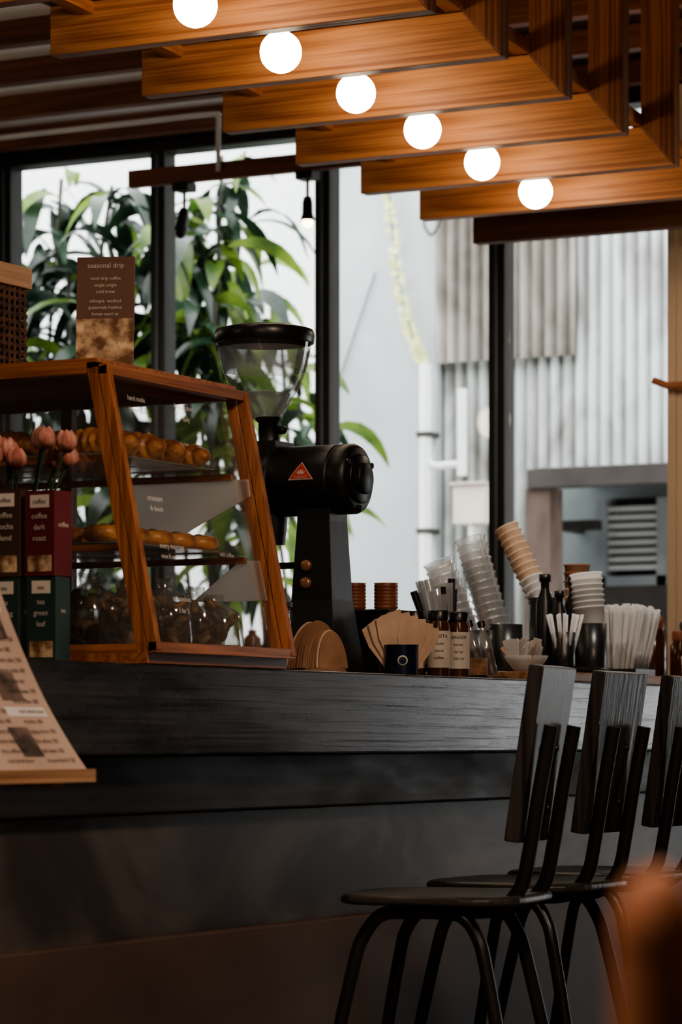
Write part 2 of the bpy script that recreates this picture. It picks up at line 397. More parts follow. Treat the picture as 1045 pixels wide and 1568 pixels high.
# ------------------------------------------------------------------ pastry display case
y0,y1=4.63,5.145; zb,zt=1.150,1.668; xf,xt,xr=-2.795,-2.900,-3.54; w=.020
def case():
    b=MB()
    b.box(xr,xf,y0,y1,zb-.018,zb,'casey')
    for x in (xf-.05,xr+.05):
        for y in (y0+.05,y1-.05): b.cyl((x,y,CT),.012,.003,'black')
    for yy in (y0+w/2,y1-w/2):
        b.bar((xf-w/2,yy,zb),(xt-w/2,yy,zt-.01),w,w,'case',up=(1,0,0))
        b.box(xr,xr+w,yy-w/2,yy+w/2,zb,zt-.01,'case')
        b.box(xr,xt,yy-w/2,yy+w/2,zt-w,zt,'casex')
        b.box(xr+w,xf-w,yy-w/2,yy+w/2,zb,zb+w*.8,'casex')
    b.box(xt-w,xt,y0,y1,zt-w,zt,'casey')
    b.box(xf-w,xf,y0,y1,zb,zb+w,'casey')
    b.box(xr,xr+w,y0,y1,zt-.07,zt,'casey'); b.box(xr,xr+w,y0,y1,zb,zb+.05,'casey')
    b.box(xr+.002,xt-.004,y0+.004,y1-.004,zt,zt+.008,'casex')
    dx=(xt-xf)
    def P(y,f): return (xf+.012+dx*f, y, zb+.004+(zt-zb-.012)*f)
    for y in (y0+.008,y1-.008): b.bar(P(y,0),P(y,1),.016,.018,'case',up=(1,0,0))
    b.bar(P(y0,.012),P(y1,.012),.016,.018,'casey'); b.bar(P(y0,.99),P(y1,.99),.016,.018,'casey')
    b.add([(xf-.008,y0+w,zb+.02),(xf-.008,y1-w,zb+.02),(xt-.008,y1-w,zt-.02),(xt-.008,y0+w,zt-.02)],[(0,1,2,3)],'caseglass')
    for y in (y0+.01,y1-.01):
        b.add([(xr+w,y,zb+.01),(xf-w,y,zb+.01),(xt-w,y,zt-w),(xr+w,y,zt-w)],[(0,1,2,3)],'caseglass')
    for z,xx in ((1.345,-2.87),(1.505,-2.90)):
        b.box(xr+w,xx,y0+w,y1-w,z,z+.006,'glass')
        b.box(xr+w,xx,y0+w,y0+w+.012,z-.012,z,'casex'); b.box(xr+w,xx,y1-w-.012,y1-w,z-.012,z,'casex')
        b.box(xr+.05,xx-.02,y0+.06,y1-.06,z+.0065,z+.008,'paperw')
    # window reflection in the glass, put in as white sheets at the far pane
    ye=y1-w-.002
    b.prism_y([(-3.085,1.358),(-2.862,1.462),(-2.866,1.494),(-3.13,1.498),(-3.12,1.40)],ye-.0015,ye,'reflsheet')
    b.prism_y([(-2.99,1.262),(-2.825,1.262),(-2.842,1.338),(-2.885,1.338)],ye-.0015,ye,'reflsheet')
    for y in ((y0+y1)/2,): b.box(xr,xr+.014,y-.018,y+.018,zb,zt,'case')
    for x in (-3.28,): b.box(x-.012,x+.012,y1-w,y1,zb,zt-w,'case')
    def G(u,f): return Vector((xf-.0065+dx*f, y0+w+(y1-y0-2*w)*u, zb+.02+(zt-zb-.04)*f))
    for u,f,t_,s_ in ((.24,.93,'hand made',.015),(.24,.885,'butter rolls',.015),(.60,.93,'fresh baked',.016),(.60,.885,'daily',.016),(.24,.55,'croissant',.016),(.24,.51,'& danish',.014),(.30,.37,'every morning',.016),(.72,.36,'with coffee',.013),(.26,.33,'since 8 am',.013),(.30,.17,'oat cookies',.015),(.30,.125,'3 for 5',.015)):
        def fn(p,u=u,f=f): return G(u+p[0]/(y1-y0), f+p[1]/(zt-zb))
        b.text(t_,s_,'chalkw',None,fn=fn)
    return b.done('pastry_display_case',.0015)
case()

def croissant(c, L=.12, rz=0, name='croissant', mat='pastry', fat=.03):
    b=MB(); pts=[];rs=[]; N=34
    for i in range(N+1):
        t=i/N; a=R(-62+124*t)
        pts.append((L*.62*math.sin(a),L*.45*(math.cos(a)-.6),0))
        env=math.sin(math.pi*t)**.7
        rs.append(.004+fat*env*(1+.30*abs(math.sin(t*math.pi*5))-.15))
    T=Matrix.Translation(c)@Euler((0,0,R(rz))).to_matrix().to_4x4()@Matrix.Translation((0,0,fat*.93))@Matrix.Diagonal((1,1,.85,1))
    b.tube(pts,rs,mat,16,True,T); b.done(name)
for i in range(5):
    for j,x in enumerate((-2.975,-3.062,-3.149,-3.236)):
        croissant((x,4.715+i*.084,1.5145),.098,random.uniform(-20,25),fat=.024+.004*random.random())
for x in (-3.33,-3.42): croissant((x,4.74,1.5145),.098,80,fat=.025)
for x,y,rz in ((-3.15,4.75,10),(-3.15,4.85,0),(-3.24,4.75,15),(-3.24,4.87,-10),(-3.34,4.76,5)):
    croissant((x,y,1.354),.100,rz,fat=.026)
def danish(c,name='danish_pastry'):
    b=MB(); x,y,z=c
    prof=[(.026,0),(.036,.004),(.040,.014),(.036,.026),(.026,.030),(.019,.024),(.001,.022)]
    b.lathe(prof,'pastry',c,28); b.sphere((x,y,z+.026),.014,'cookie',16,(1,1,.6)); b.done(name)
for i in range(5):
    for x in (-2.94,-3.03): danish((x,4.72+i*.085,1.354))
def bag(c,w_,d,h,rz,name='biscuit_bag'):
    b=MB(); T=rotT(0,0,rz,c)
    for i in range(24):
        p=(random.uniform(-w_/2+.014,w_/2-.014),random.uniform(-d/2+.014,d/2-.014),.013+random.random()*(h*.66))
        b.lathe([(.001,-.006),(.013,-.005),(.016,0),(.013,.005),(.001,.007)],'cookie',(0,0,0),14,
            T@Matrix.Translation(p)@Euler((random.uniform(-1,1),random.uniform(-1,1),0)).to_matrix().to_4x4())
    vs=[];fs=[];n=20
    lev=[(.96,0),(1.02,.2),(1,.5),(.85,.72),(.45,.86),(.5,1.0)]
    for s_,f in lev:
        for i in range(n):
            a=2*math.pi*i/n; q=1+.06*math.sin(5*a+f*9)
            ca,sa=math.cos(a),math.sin(a); sq=lambda v:math.copysign(abs(v)**.6,v)
            vs.append((sq(ca)*w_/2*s_*q,sq(sa)*d/2*(s_ if f<.8 else s_*.5)*q,h*f+.001))
    for k in range(len(lev)-1):
        for i in range(n):
            j=(i+1)%n; fs.append((k*n+i,k*n+j,(k+1)*n+j,(k+1)*n+i))
    b.add(vs,fs,'wrap',True,T)
    b.done(name)
for (x,y,h,rz) in ((-2.90,4.74,.13,80),(-2.895,4.86,.14,95),(-2.90,4.98,.13,85),(-2.91,5.07,.12,90),(-3.02,4.80,.15,70),(-3.02,4.93,.14,70),(-3.03,5.05,.13,75),(-3.14,4.88,.15,75)):
    bag((x,y,1.152),.085,.10,h,rz)
for x,y in ((-3.10,4.68),(-3.18,4.69),(-3.26,4.68),(-3.34,4.69),(-3.42,4.68)):
    b=MB(); b.lathe([(.024,0),(.030,.08),(.028,.08),(.022,.006),(.001,.006)],'glass',(x,y,1.1510),24); b.done('glass_tumbler')

b=MB(); T2=rotT(-5,0,22,(-3.105,4.985,1.677))
b.box(-.056,.056,0,.004,0,.245,'poster',T2)
b.box(-.056,.056,-.0008,0,.004,.125,'gold',T2)
b.box(-.03,.03,.004,.05,0,.004,'poster',T2)
def fy(z,x=0): return T2@faceY((x,-.001,z))
b.text('seasonal drip',.0135,'label',fy(.228))
for i in range(3): b.text(['hand drip coffee','single origin','cold brew'][i],.009,'label',fy(.203-.013*i))
for i in range(3): b.text(['ethiopia  washed','guatemala huehue','kenya nyeri aa'][i],.009,'label',fy(.159-.0125*i))
b.done('standing_menu_card')
b=MB(); bx0,bx1,by0,by1=-3.53,-3.225,4.65,4.895
b.box(bx0+.008,bx1-.008,by0+.008,by1-.008,1.677,1.85,'basket')
for i in range(12):
    z=1.684+i*.0145
    for (a,c) in (((bx0,by0),(bx1,by0)),((bx1,by0),(bx1,by1)),((bx0,by1),(bx1,by1)),((bx0,by0),(bx0,by1))):
        b.tube([(a[0],a[1],z),(c[0],c[1],z)],.0062,'basket',6)
for i in range(14):
    y=by0+.008+i*(by1-by0-.016)/13; b.tube([(bx1+.004,y,1.68),(bx1+.004,y,1.85)],.0035,'basket',6)
b.box(bx0-.008,bx1+.008,by0-.012,by0+.008,1.852,1.892,'basketrim'); b.box(bx0-.008,bx1+.008,by1-.008,by1+.012,1.852,1.892,'basketrim')
b.box(bx1-.008,bx1+.010,by0,by1,1.852,1.892,'basketrim'); b.box(bx0-.010,bx0+.008,by0,by1,1.852,1.892,'basketrim')
b.done('wicker_basket',.002)

def carton(x,y,z,w_,d,h,mat,lines,rz=0,name='coffee_carton'):
    b=MB(); T=rotT(0,0,rz,(x,y,z))
    b.box(-w_/2,w_/2,-d/2,d/2,0,h,mat,T)
    b.box(-w_*.32,w_*.32,-d/2-.0006,-d/2,h*.80,h*.95,'label',T)
    b.box(-w_*.40,w_*.40,-d/2-.0006,-d/2,h*.05,h*.24,'gold',T)
    for i,l in enumerate(lines): b.text(l,w_*.22,'label',T@faceY((0,-d/2-.001,h*(.70-.13*i))))
    b.text(lines[0],w_*.18,'ink',T@faceY((0,-d/2-.001,h*.87)))
    b.text(lines[0],d*.24,'label',T@faceX((w_/2+.001,0,h*.6)))
    b.done(name,.001)
carton(-2.865,4.42,1.13,.058,.046,.145,'boxgreen',['tea','green','leaf'],0,'tea_carton')
carton(-2.865,4.42,1.276,.062,.05,.145,'boxred',['coffee','dark','roast'],-4)
carton(-2.94,4.42,1.13,.058,.046,.145,'boxgreen',['tea','oolong','leaf'],0,'tea_carton')
carton(-2.94,4.42,1.276,.062,.05,.150,'boxbrown',['coffee','mocha','blend'],3)
b=MB(); vx,vy=-3.00,4.53
b.lathe([(.03,0),(.038,.02),(.038,.10),(.028,.15),(.032,.17),(.028,.17),(.001,.165)],'black',(vx,vy,CT),28)
for i in range(13):
    dx=random.uniform(-.07,.095); dy=random.uniform(-.06,.035); h=random.uniform(.345,.385)
    top=Vector((vx+dx,vy+dy,CT+h))
    b.tube(smooth([(vx+dx*.15,vy+dy*.15,CT+.16),(vx+dx*.5,vy+dy*.5,CT+.26),top],4),.003,'stem',6)
    for j in range(5):
        a=j*72+i*20
        T=Matrix.Translation(top)@Euler((0,0,R(a))).to_matrix().to_4x4()@Matrix.Translation((.0065,0,.012))@Euler((0,R(9),0)).to_matrix().to_4x4()
        b.lathe([(1e-4,-.018),(.009,-.014),(.014,-.004),(.011,.008),(.005,.015),(1e-4,.020)],'pink',(0,0,0),10,T,True,False,False)
for i in range(10):
    a=i*36; d=Vector((math.cos(R(a)),math.sin(R(a)),0))
    p=Vector((vx,vy,CT+.16)); e=p+d*.06+Vector((0,0,.14)); s_=d.cross(Vector((0,0,1)))*.012
    m_=p+d*.02+Vector((0,0,.08))
    b.add([p-s_*.4,p+s_*.4,m_+s_,e,m_-s_],[(0,1,2,3,4)],'leafd')
b.done('tulip_vase')

# ------------------------------------------------------------------ coffee grinder
def grinder():
    gy=5.92; az=1.562; r=.0765; xe=-3.040
    b=MB()
    TX=rotT(0,90,0)
    prof=[(.001,-.238),(.060,-.238),(.070,-.232),(r,-.222),(r,-.19),(r-.002,-.188),(r,-.186),(r,-.045),(r-.003,-.043),(r-.003,-.040),(r,-.038),(r,-.008),(r-.005,0),(r-.012,.004),(.001,.004)]
    b.lathe(prof,'blackm',(xe,gy,az),56,TX)
    b.lathe([(.054,0),(.054,.005),(.050,.008),(.001,.008)],'black',(xe+.004,gy,az),48,TX)
    b.lathe([(.034,0),(.034,.012),(.030,.015),(.001,.015)],'blackm',(xe+.008,gy,az),40,TX)
    for a in (30,150,270):
        b.lathe([(.007,0),(.007,.006),(.001,.007)],'black',(xe+.002,gy+.064*math.cos(R(a)),az+.064*math.sin(R(a))),14,TX)
    for i in range(12):
        x=-3.07-i*.012
        b.tube([(x,gy-r*.93,az-.030),(x,gy-r*.62,az-.048)],.0025,'black',6)
    hx=-3.272
    b.lathe([(.030,-.02),(.034,0),(.034,.012),(.024,.016),(.024,.058),(.030,.064),(.030,.070)],'blackm',(hx+.012,gy,1.635),32)
    b.lathe([(.001,0),(.007,0),(.009,.006),(.009,.022),(.006,.026),(.001,.026)],'black',(hx+.034,gy-.006,1.675),16,rotT(0,90,-15))
    b.box(hx-.004,hx+.052,gy-.045,gy+.045,1.60,1.65,'blackm')
    b.lathe([(.026,0),(.030,.04),(.034,.09)],'blackm',(-3.25,gy,1.425),28)
    b.box(-3.31,-3.18,gy-.022,gy-.014,1.372,1.384,'black'); b.box(-3.31,-3.18,gy+.014,gy+.022,1.372,1.384,'black')
    b.box(-3.345,-3.31,gy-.03,gy+.03,1.368,1.390,'black')
    zt_=az-r*.80
    def ring(z,x0,x1,d): return [(x0,gy-d,z),(x1,gy-d,z),(x1,gy+d,z),(x0,gy+d,z)]
    lv=[ring(CT+.012,-3.205,-3.060,.070),ring(CT+.05,-3.200,-3.063,.066),ring(1.30,-3.178,-3.078,.050),ring(zt_-.03,-3.168,-3.088,.042),ring(zt_+.02,-3.168,-3.088,.042)]
    vs=[p for l in lv for p in l]; fs=[(3,2,1,0),(16,17,18,19)]
    for k in range(4):
        for i in range(4):
            j=(i+1)%4; fs.append((k*4+i,k*4+j,k*4+4+j,k*4+4+i))
    b.add(vs,fs,'blackm')
    b.box(-3.26,-3.045,gy-.085,gy+.085,CT+.0005,CT+.013,'blackm')
    for z,yy in ((1.374,-.0460),(1.336,-.0485)):
        TY=rotT(90,0,0)
        b.lathe([(.0125,-.004),(.0125,.006),(.010,.009),(.001,.009)],'copper',(-3.142,gy+yy,z),24,TY)
    def wrap(p):
        x,z=p[0],p[1]; a=z/r
        return (-3.140+x, gy-(r+.0012)*math.cos(a), az+(r+.0012)*math.sin(a))
    def tri(s,o,mat,k):
        n=10; vs=[];fs=[]
        for i in range(n+1):
            f=i/n; hw=s*.9*(1-f)+.0003
            for sx in (-1,0,1):
                v=Vector(wrap((sx*hw,o+s*1.15*f))); d=Vector((0,v.y-gy,v.z-az)).normalized(); vs.append(v+d*k)
        for i in range(n):
            for j in range(2): fs.append((i*3+j,i*3+j+1,i*3+4+j,i*3+3+j))
        b.add(vs,fs,mat)
    tri(.034,-.004,'label',0); tri(.030,-.002,'red',.0006)
    for a in (-50,-25,0,25,50):
        q=[]
        for (rr,ww) in ((.004,.0012),(.0125,.0012)):
            for sg in (-1,1):
                x=math.sin(R(a))*rr+math.cos(R(a))*ww*sg; z=.005+math.cos(R(a))*rr-math.sin(R(a))*ww*sg
                v=Vector(wrap((x,z))); d=Vector((0,v.y-gy,v.z-az)).normalized(); q.append(v+d*.0012)
        b.add([q[0],q[1],q[3],q[2]],[(0,1,2,3)],'label')
    b.text('COFFEE',.009,'label',None,fn=lambda p:(lambda v:(v.x,v.y-.0015,v.z))(Vector(wrap((p[0],p[1]+.0005)))))
    hz=1.702
    hp=[(.030,0),(.036,.004),(.054,.032),(.076,.068),(.092,.105),(.101,.145),(.105,.178)]
    b.lathe(hp,'hopper',(hx,gy,hz),64,None,True,False,False)
    b.lathe([(.0905,.105),(.0995,.145),(.1015,.155)],'frosted',(hx,gy,hz),64,None,True,False,False)
    b.lathe([(.028,.002),(.046,.031),(.058,.056),(.001,.064)],'frosted',(hx,gy,hz),48,None,True,False,False)
    b.lathe([(.104,.166),(.109,.166),(.111,.184),(.108,.196),(.080,.203),(.001,.206)],'black',(hx,gy,hz),64,None,True,False,True)
    return b.done('coffee_grinder',.0015)
grinder()

# ------------------------------------------------------------------ things on the counter
b=MB(); cx,cy=-2.925,5.52
b.box(cx-.045,cx+.045,cy-.035,cy+.035,CT,CT+.012,'kraftd')
for i in range(14):
    x=cx-.038+i*.0055; rr=.098-(i%5)*.002 if i<8 else .078-(i%3)*.002
    n=18; rz=-22
    poly=[(rr*.50*math.cos(math.pi*k/n), .012+rr*math.sin(math.pi*k/n)) for k in range(n+1)]
    T=rotT(0,14-i*1.5,rz,(x,cy,CT))
    vs=[(0,p[0],p[1]) for p in poly]+[(.003,p[0],p[1]) for p in poly]; m_=n+1
    fs=[list(range(m_)),list(range(2*m_-1,m_-1,-1))]+[(k+1,k,k+m_,k+1+m_) for k in range(n)]
    b.add(vs,fs,'kraft' if i%4==0 else 'kraftd',False,T)
b.done('filter_paper_stand')
b=MB(); b.lathe([(.028,0),(.031,.004),(.031,.14),(.027,.150),(.025,.150),(.028,.138),(.028,.006),(.001,.006)],'glass',(-3.13,5.72,CT),28)
b.lathe([(.001,.007),(.026,.007),(.026,.10),(.001,.105)],'coffee',(-3.13,5.72,CT),24)
b.lathe([(.033,.148),(.033,.158),(.001,.160)],'framel',(-3.13,5.72,CT),28); b.done('glass_canister')
b=MB(); jx,jy=-2.985,5.98
b.lathe([(.028,0),(.030,.004),(.030,.09),(.028,.09),(.028,.006),(.001,.006)],'glass',(jx,jy,CT),28)
for i in range(18):
    a=i*2.4; q=.022*math.sqrt(i/18)
    b.tube([(jx+q*math.cos(a),jy+q*math.sin(a),CT+.007),(jx+q*math.cos(a)*1.1,jy+q*math.sin(a)*1.1,CT+.078)],.003,'paperw',6)
b.done('sugar_stick_jar')
b=MB(); b.box(-3.17,-3.04,6.06,6.18,CT,CT+.15,'blackm'); b.box(-3.175,-3.035,6.055,6.185,CT+.15,CT+.155,'seat'); b.done('storage_box',.003)
for i,(x,y) in enumerate(((-3.140,6.095),(-3.075,6.125))):
    b=MB(); pr=[(.022,0)]
    for k in range(7):
        z=.004+k*.0078; pr+=[(.0265,z),(.0275,z+.003),(.0255,z+.006)]
    pr+=[(.0275,.060),(.025,.060),(.022,.006),(.001,.006)]
    b.lathe(pr,'terra',(x,y,CT+.1555),32); b.done('ribbed_cup')
b=MB(); nx,ny=-2.90,5.85
b.lathe([(.034,0),(.036,.003),(.036,.066),(.0375,.068),(.034,.068),(.033,.006),(.001,.006)],'navy',(nx,ny,CT),36)
T=Matrix.Translation((nx,ny,CT+.034))@Euler((R(90),0,R(30))).to_matrix().to_4x4()
b.lathe([(.011,.0358),(.011,.0368),(.001,.0369)],'label',(0,0,0),24,T); b.lathe([(.008,.0369),(.001,.0374)],'navy',(0,0,0),24,T)
for i in range(9):
    lean=R(-26+i*6.5)
    T=Matrix.Translation((nx-.018+i*.0045,ny-.004+.002*i,CT+.012))@Euler((0,lean,R(20+(i%3)*9))).to_matrix().to_4x4()
    w_=.024; h=.132-.005*abs(i-3)
    b.prism_y([(-w_*.4,0),(w_*.4,0),(w_,h*.75),(w_*.6,h),(-w_*.9,h*.93),(-w_,h*.6)],-.0012,.0012,'kraft',T)
b.done('napkin_cup')
def jar(x,y,lines,h=.150,rr=.025,name='labelled_jar'):
    b=MB()
    b.lathe([(rr*.9,0),(rr,.004),(rr,h*.78),(rr*.86,h*.84),(rr*.86,h*.86)],'amber',(x,y,CT),32)
    b.lathe([(rr*.95,h*.86),(rr*.95,h*.985),(rr*.88,h),(.001,h)],'black',(x,y,CT),32)
    b.lathe([(rr+.0006,h*.16),(rr+.0006,h*.70)],'label',(x,y,CT),32,None,True,False,False)
    for i,l in enumerate(lines):
        sz=.0085 if i else .010
        def fn(p,i=i):
            a=R(-62.5)+p[0]/rr; zz=CT+h*(.62-.105*i)+p[1]
            return (x+(rr+.0013)*math.cos(a),y+(rr+.0013)*math.sin(a),zz)
        b.text(l,sz,'ink',None,fn=fn)
    b.done(name)
jar(-2.99,6.095,['BREW','drip bag','dark']); jar(-2.925,6.085,['BARISTA','house','blend','coffee']); jar(-2.925,6.185,['GINGER','honey','syrup','250 ml'])
b=MB(); b.box(-2.985,-2.90,6.28,6.40,CT,CT+.012,'board'); b.box(-2.985,-2.90,6.28,6.287,CT,CT+.05,'board')
for i in range(3):
    T=rotT(0,-14,0,(-2.945+.016*i-.012,6.305+.032*i,CT+.014))
    b.lathe([(.010,0),(.013,.003),(.013,.085),(.007,.10),(.007,.112)],'plastic',(0,0,0),20,T); b.lathe([(.009,.112),(.009,.126),(.001,.127)],'black',(0,0,0),20,T)
    b.lathe([(.001,.002),(.011,.003),(.011,.06),(.001,.06)],'amber',(0,0,0),16,T)
b.done('sample_vial_rack',.001)
b=MB(); b.box(-3.36,-2.83,6.44,7.75,CT,CT+.024,'board'); b.done('serving_board',.004)
BT=CT+.0245
b=MB(); b.lathe([(.001,0),(.135,0),(.150,.010),(.152,.014),(.148,.012),(.133,.004),(.001,.004)],'tray',(-2.99,6.83,BT),56); b.done('round_tray')
b=MB(); q=(-2.90,6.50,BT)
b.lathe([(.022,0),(.030,.004),(.046,.024),(.052,.036),(.049,.036),(.040,.020),(.001,.008)],'paperw',q,36)
for i in range(16):
    T=rotT(random.uniform(-25,25),random.uniform(-35,35),random.uniform(0,180),(q[0]+random.uniform(-.028,.028),q[1]+random.uniform(-.028,.028),BT+.022+random.random()*.012))
    b.box(-.012,.012,-.002,.002,0,.045,'kraft' if i%3==0 else 'paperw',T)
b.done('sugar_packet_bowl')
def caddy(x,y,rr,h,z=BT):
    b=MB(); b.lathe([(rr*.96,0),(rr,.003),(rr,h),(rr-.003,h),(rr-.004,.006),(.001,.006)],'black',(x,y,z),36); return b
def stackcups(b,T,n,r0,r1,step,h,mat,z0=0):
    for i in range(n):
        z=z0+i*step; m_=mat[min(i,len(mat)-1)] if isinstance(mat,list) else mat
        b.lathe([(r0,z),(r1-.003,z+h-.005),(r1,z+h-.003),(r1,z+h),(r1-.003,z+h),(r0-.002,z+.004),(.001,z+.004)],m_,(0,0,0),28,T)
def clear(x,y,rr,h,tx,ty,n,z0,r0=.029,r1=.040):
    b=caddy(x,y,rr,h); T=rotT(tx,ty,0,(x,y,BT+z0))
    for i in range(n):
        z=i*.0195; b.lathe([(r0,z),(r1-.0025,z+.055),(r1,z+.057),(r1,z+.060),(r1-.003,z+.060)],'plastic',(0,0,0),28,T,True,i==n-1,False)
    return b
b=clear(-3.19,7.02,.044,.13,0,-17,15,.03); b.done('clear_cup_dispenser')
b=clear(-3.20,6.87,.044,.11,4,-20,12,.025); b.done('clear_cup_dispenser')
b=caddy(-3.21,6.72,.034,.10)
for i in range(18):
    a=i*2.4; qq=.022*math.sqrt(i/18); p=Vector((-3.21+qq*math.cos(a),6.72+qq*math.sin(a),BT+.012))
    d=Vector((-.035+math.cos(a)*.03,math.sin(a)*.03,.20+.02*math.sin(i)))
    b.tube([p,p+d*.6,p+d],[.004,.006,.010],'plastic' if i%4 else 'black',8)
b.done('cutlery_pot')
b=caddy(-3.13,7.13,.040,.20)
T=rotT(0,-27,0,(-3.118,7.13,BT+.15)); stackcups(b,T,12,.024,.033,.0185,.057,['straw']*4+['kraft'])
b.done('kraft_cup_dispenser')
def bottle(x,y,z,h,rr=.021):
    b=MB(); b.lathe([(rr,0),(rr+.001,.01),(rr+.001,h*.70),(rr*.5,h*.84),(rr*.5,h*.92),(rr*.7,h*.92),(rr*.7,h),(.001,h)],'black',(x,y,z),28); b.done('black_bottle')
bottle(-3.05,6.95,BT+.0145,.235); bottle(-2.985,6.89,BT+.0145,.19,.018); bottle(-3.048,7.12,BT,.25)
b=caddy(-2.93,6.79,.027,.085,BT+.0145)
for i in range(12):
    a=i*2.4;qq=.018*math.sqrt(i/12)
    p=Vector((-2.93+qq*math.cos(a),6.79+qq*math.sin(a),BT+.022)); b.tube([p,p+Vector((math.cos(a)*.03,math.sin(a)*.03,.12))],.0045,'straw',6)
b.done('stirrer_caddy')
b=caddy(-2.97,7.06,.036,.13); stackcups(b,rotT(0,-6,0,(-2.97,7.06,BT+.09)),7,.030,.041,.014,.082,'straw'); b.done('paper_cup_dispenser')
b=MB(); T=rotT(0,0,0,(-3.13,7.34,BT))
for i in range(11):
    z=i*.021; m_=(['paperw']*5+['kraft']*3+['kraftd','terra','kraftd'])[i]
    b.lathe([(.026,z),(.033,z+.080),(.0355,z+.082),(.0355,z+.085),(.033,z+.085),(.024,z+.006),(.001,z+.006)],m_,(0,0,0),32,T)
b.done('takeaway_cup_stack')
b=MB(); sx,sy=-2.985,7.265
for (x0,x1,y0_,y1_) in ((sx-.07,sx+.07,sy-.062,sy-.059),(sx-.07,sx+.07,sy+.059,sy+.062),(sx-.07,sx-.067,sy-.059,sy+.059),(sx+.067,sx+.07,sy-.059,sy+.059)):
    b.box(x0,x1,y0_,y1_,BT+.02,BT+.085,'glass') 
b.box(sx-.075,sx+.075,sy-.066,sy+.066,BT,BT+.02,'blackm')
for i in range(340):
    px=random.uniform(-.062,.062); py=random.uniform(-.055,.055)
    p=Vector((sx+px,sy+py,BT+.021)); t=p+Vector((px*.5+random.uniform(-.008,.008),py*.25,random.uniform(.135,.165)))
    b.tube([p,t],.0055,'straw',6)
b.done('straw_holder')
for x,y,h in ((-3.12,7.85,.20),(-3.03,7.84,.16),(-3.2,7.95,.18)):
    b=MB(); rr=.036
    b.lathe([(rr*.9,0),(rr,.005),(rr,h*.75),(rr*.8,h*.82),(rr*.8,h*.84)],'amber',(x,y,CT),32)
    b.lathe([(rr*.86,h*.84),(rr*.86,h),(.001,h)],'terra',(x,y,CT),32); b.done('amber_jar')
b=MB(); x,y=-2.90,7.58
b.lathe([(.03,0),(.034,.06),(.031,.06),(.028,.006),(.001,.006)],'terra',(x,y,BT),28)
for i in range(6):
    a=i*1.1; d=Vector((math.cos(a)*.03,math.sin(a)*.03,.13)); p=Vector((x,y,BT+.01)); b.tube([p,p+d],.003,'framel',6); b.sphere(p+d,.009,'framel',12,(1,.6,1.6))
b.done('teaspoon_cup')
for i,(x,h,mt) in enumerate(((-4.15,.09,'label'),(-4.02,.12,'amber'),(-3.92,.10,'paperw'),(-5.25,.10,'terra'),(-4.85,.08,'amber'))):
    b=MB(); b.lathe([(.03,0),(.032,.004),(.032,h*.7),(.015,h*.85),(.015,h),(.001,h)],mt,(x,YW-.09,1.2795),24); b.done('sill_bottle')

# ------------------------------------------------------------------ bar stools
def stool(cx,cy,rz):
    T=rotT(0,0,rz,(cx,cy,0)); b=MB()
    n=40; pl=[]
    for i in range(n):
        a=2*math.pi*i/n; sq=lambda v:math.copysign(abs(v)**.45,v); pl.append((.172*sq(math.cos(a))+.010,.178*sq(math.sin(a))))
    lv=[(.94,.701),(1,.704),(1,.714),(.96,.719)]
    vs=[(p[0]*s_,p[1]*s_,z) for s_,z in lv for p in pl]+[(p[0]*.5,p[1]*.5,.715) for p in pl]
    fs=[list(range(n-1,-1,-1))]
    for k in range(4):
        for i in range(n):
            j=(i+1)%n; fs.append((k*n+i,k*n+j,(k+1)*n+j,(k+1)*n+i))
    fs.append(list(range(4*n,5*n)))
    b.add(vs,fs,'seat',False,T)
    for s_ in (-1,1):
        y=.125*s_; yo=.175*s_
        b.tube(smooth([(-.240,yo,0.012),(-.185,.155*s_,.30),(-.128,.132*s_,.58),(-.108,y,.645),(-.075,y,.682),(-.03,y,.688),(.03,y,.688),(.075,y,.682),(.105,y,.645),(.125,.132*s_,.58),(.185,.155*s_,.30),(.245,yo,.012)],6),.0125,'black',12,True,T)
        for xx in (-.240,.245): b.lathe([(.015,0),(.015,.018)],'blackm',(0,0,0),16,T@Matrix.Translation((xx,yo,0)))
        yy=.078*s_
        b.tube(smooth([(-.02,yy,.688),(.07,yy,.688),(.135,yy,.696),(.172,yy,.735),(.188,yy,.80),(.205,yy,.90),(.228,yy,1.022)],7),.0135,'black',12,True,T)
    z,x0_,x1_,yy=.27,-.193,.192,.158
    b.tube([(x0_,-yy,z),(x0_,yy,z)],.009,'black',10,True,T); b.tube([(x1_,-yy,z),(x1_,yy,z)],.009,'black',10,True,T)
    b.tube([(x0_,-yy,z),(x1_,-yy,z)],.009,'black',10,True,T); b.tube([(x0_,yy,z),(x1_,yy,z)],.009,'black',10,True,T)
    b.tube([(-.075,-.125,.688),(-.075,.125,.688)],.008,'black',8,True,T); b.tube([(.07,-.125,.688),(.07,.125,.688)],.008,'black',8,True,T)
    TB=T@rotT(0,8.5,0,(.163,0,.815))
    b.box(-.014,.014,-.112,.112,0,.318,'backw',TB)
    for s_ in (-1,1):
        for z in (.06,.17): b.lathe([(.006,0),(.006,.004),(.001,.005)],'black',(0,0,0),12,TB@Matrix.Translation((.014,.05*s_,z))@rotT(0,90,0))
    b.done('bar_stool',.003)
stool(-2.425,5.06,8); stool(-2.505,5.60,0); stool(-2.545,6.08,-2)

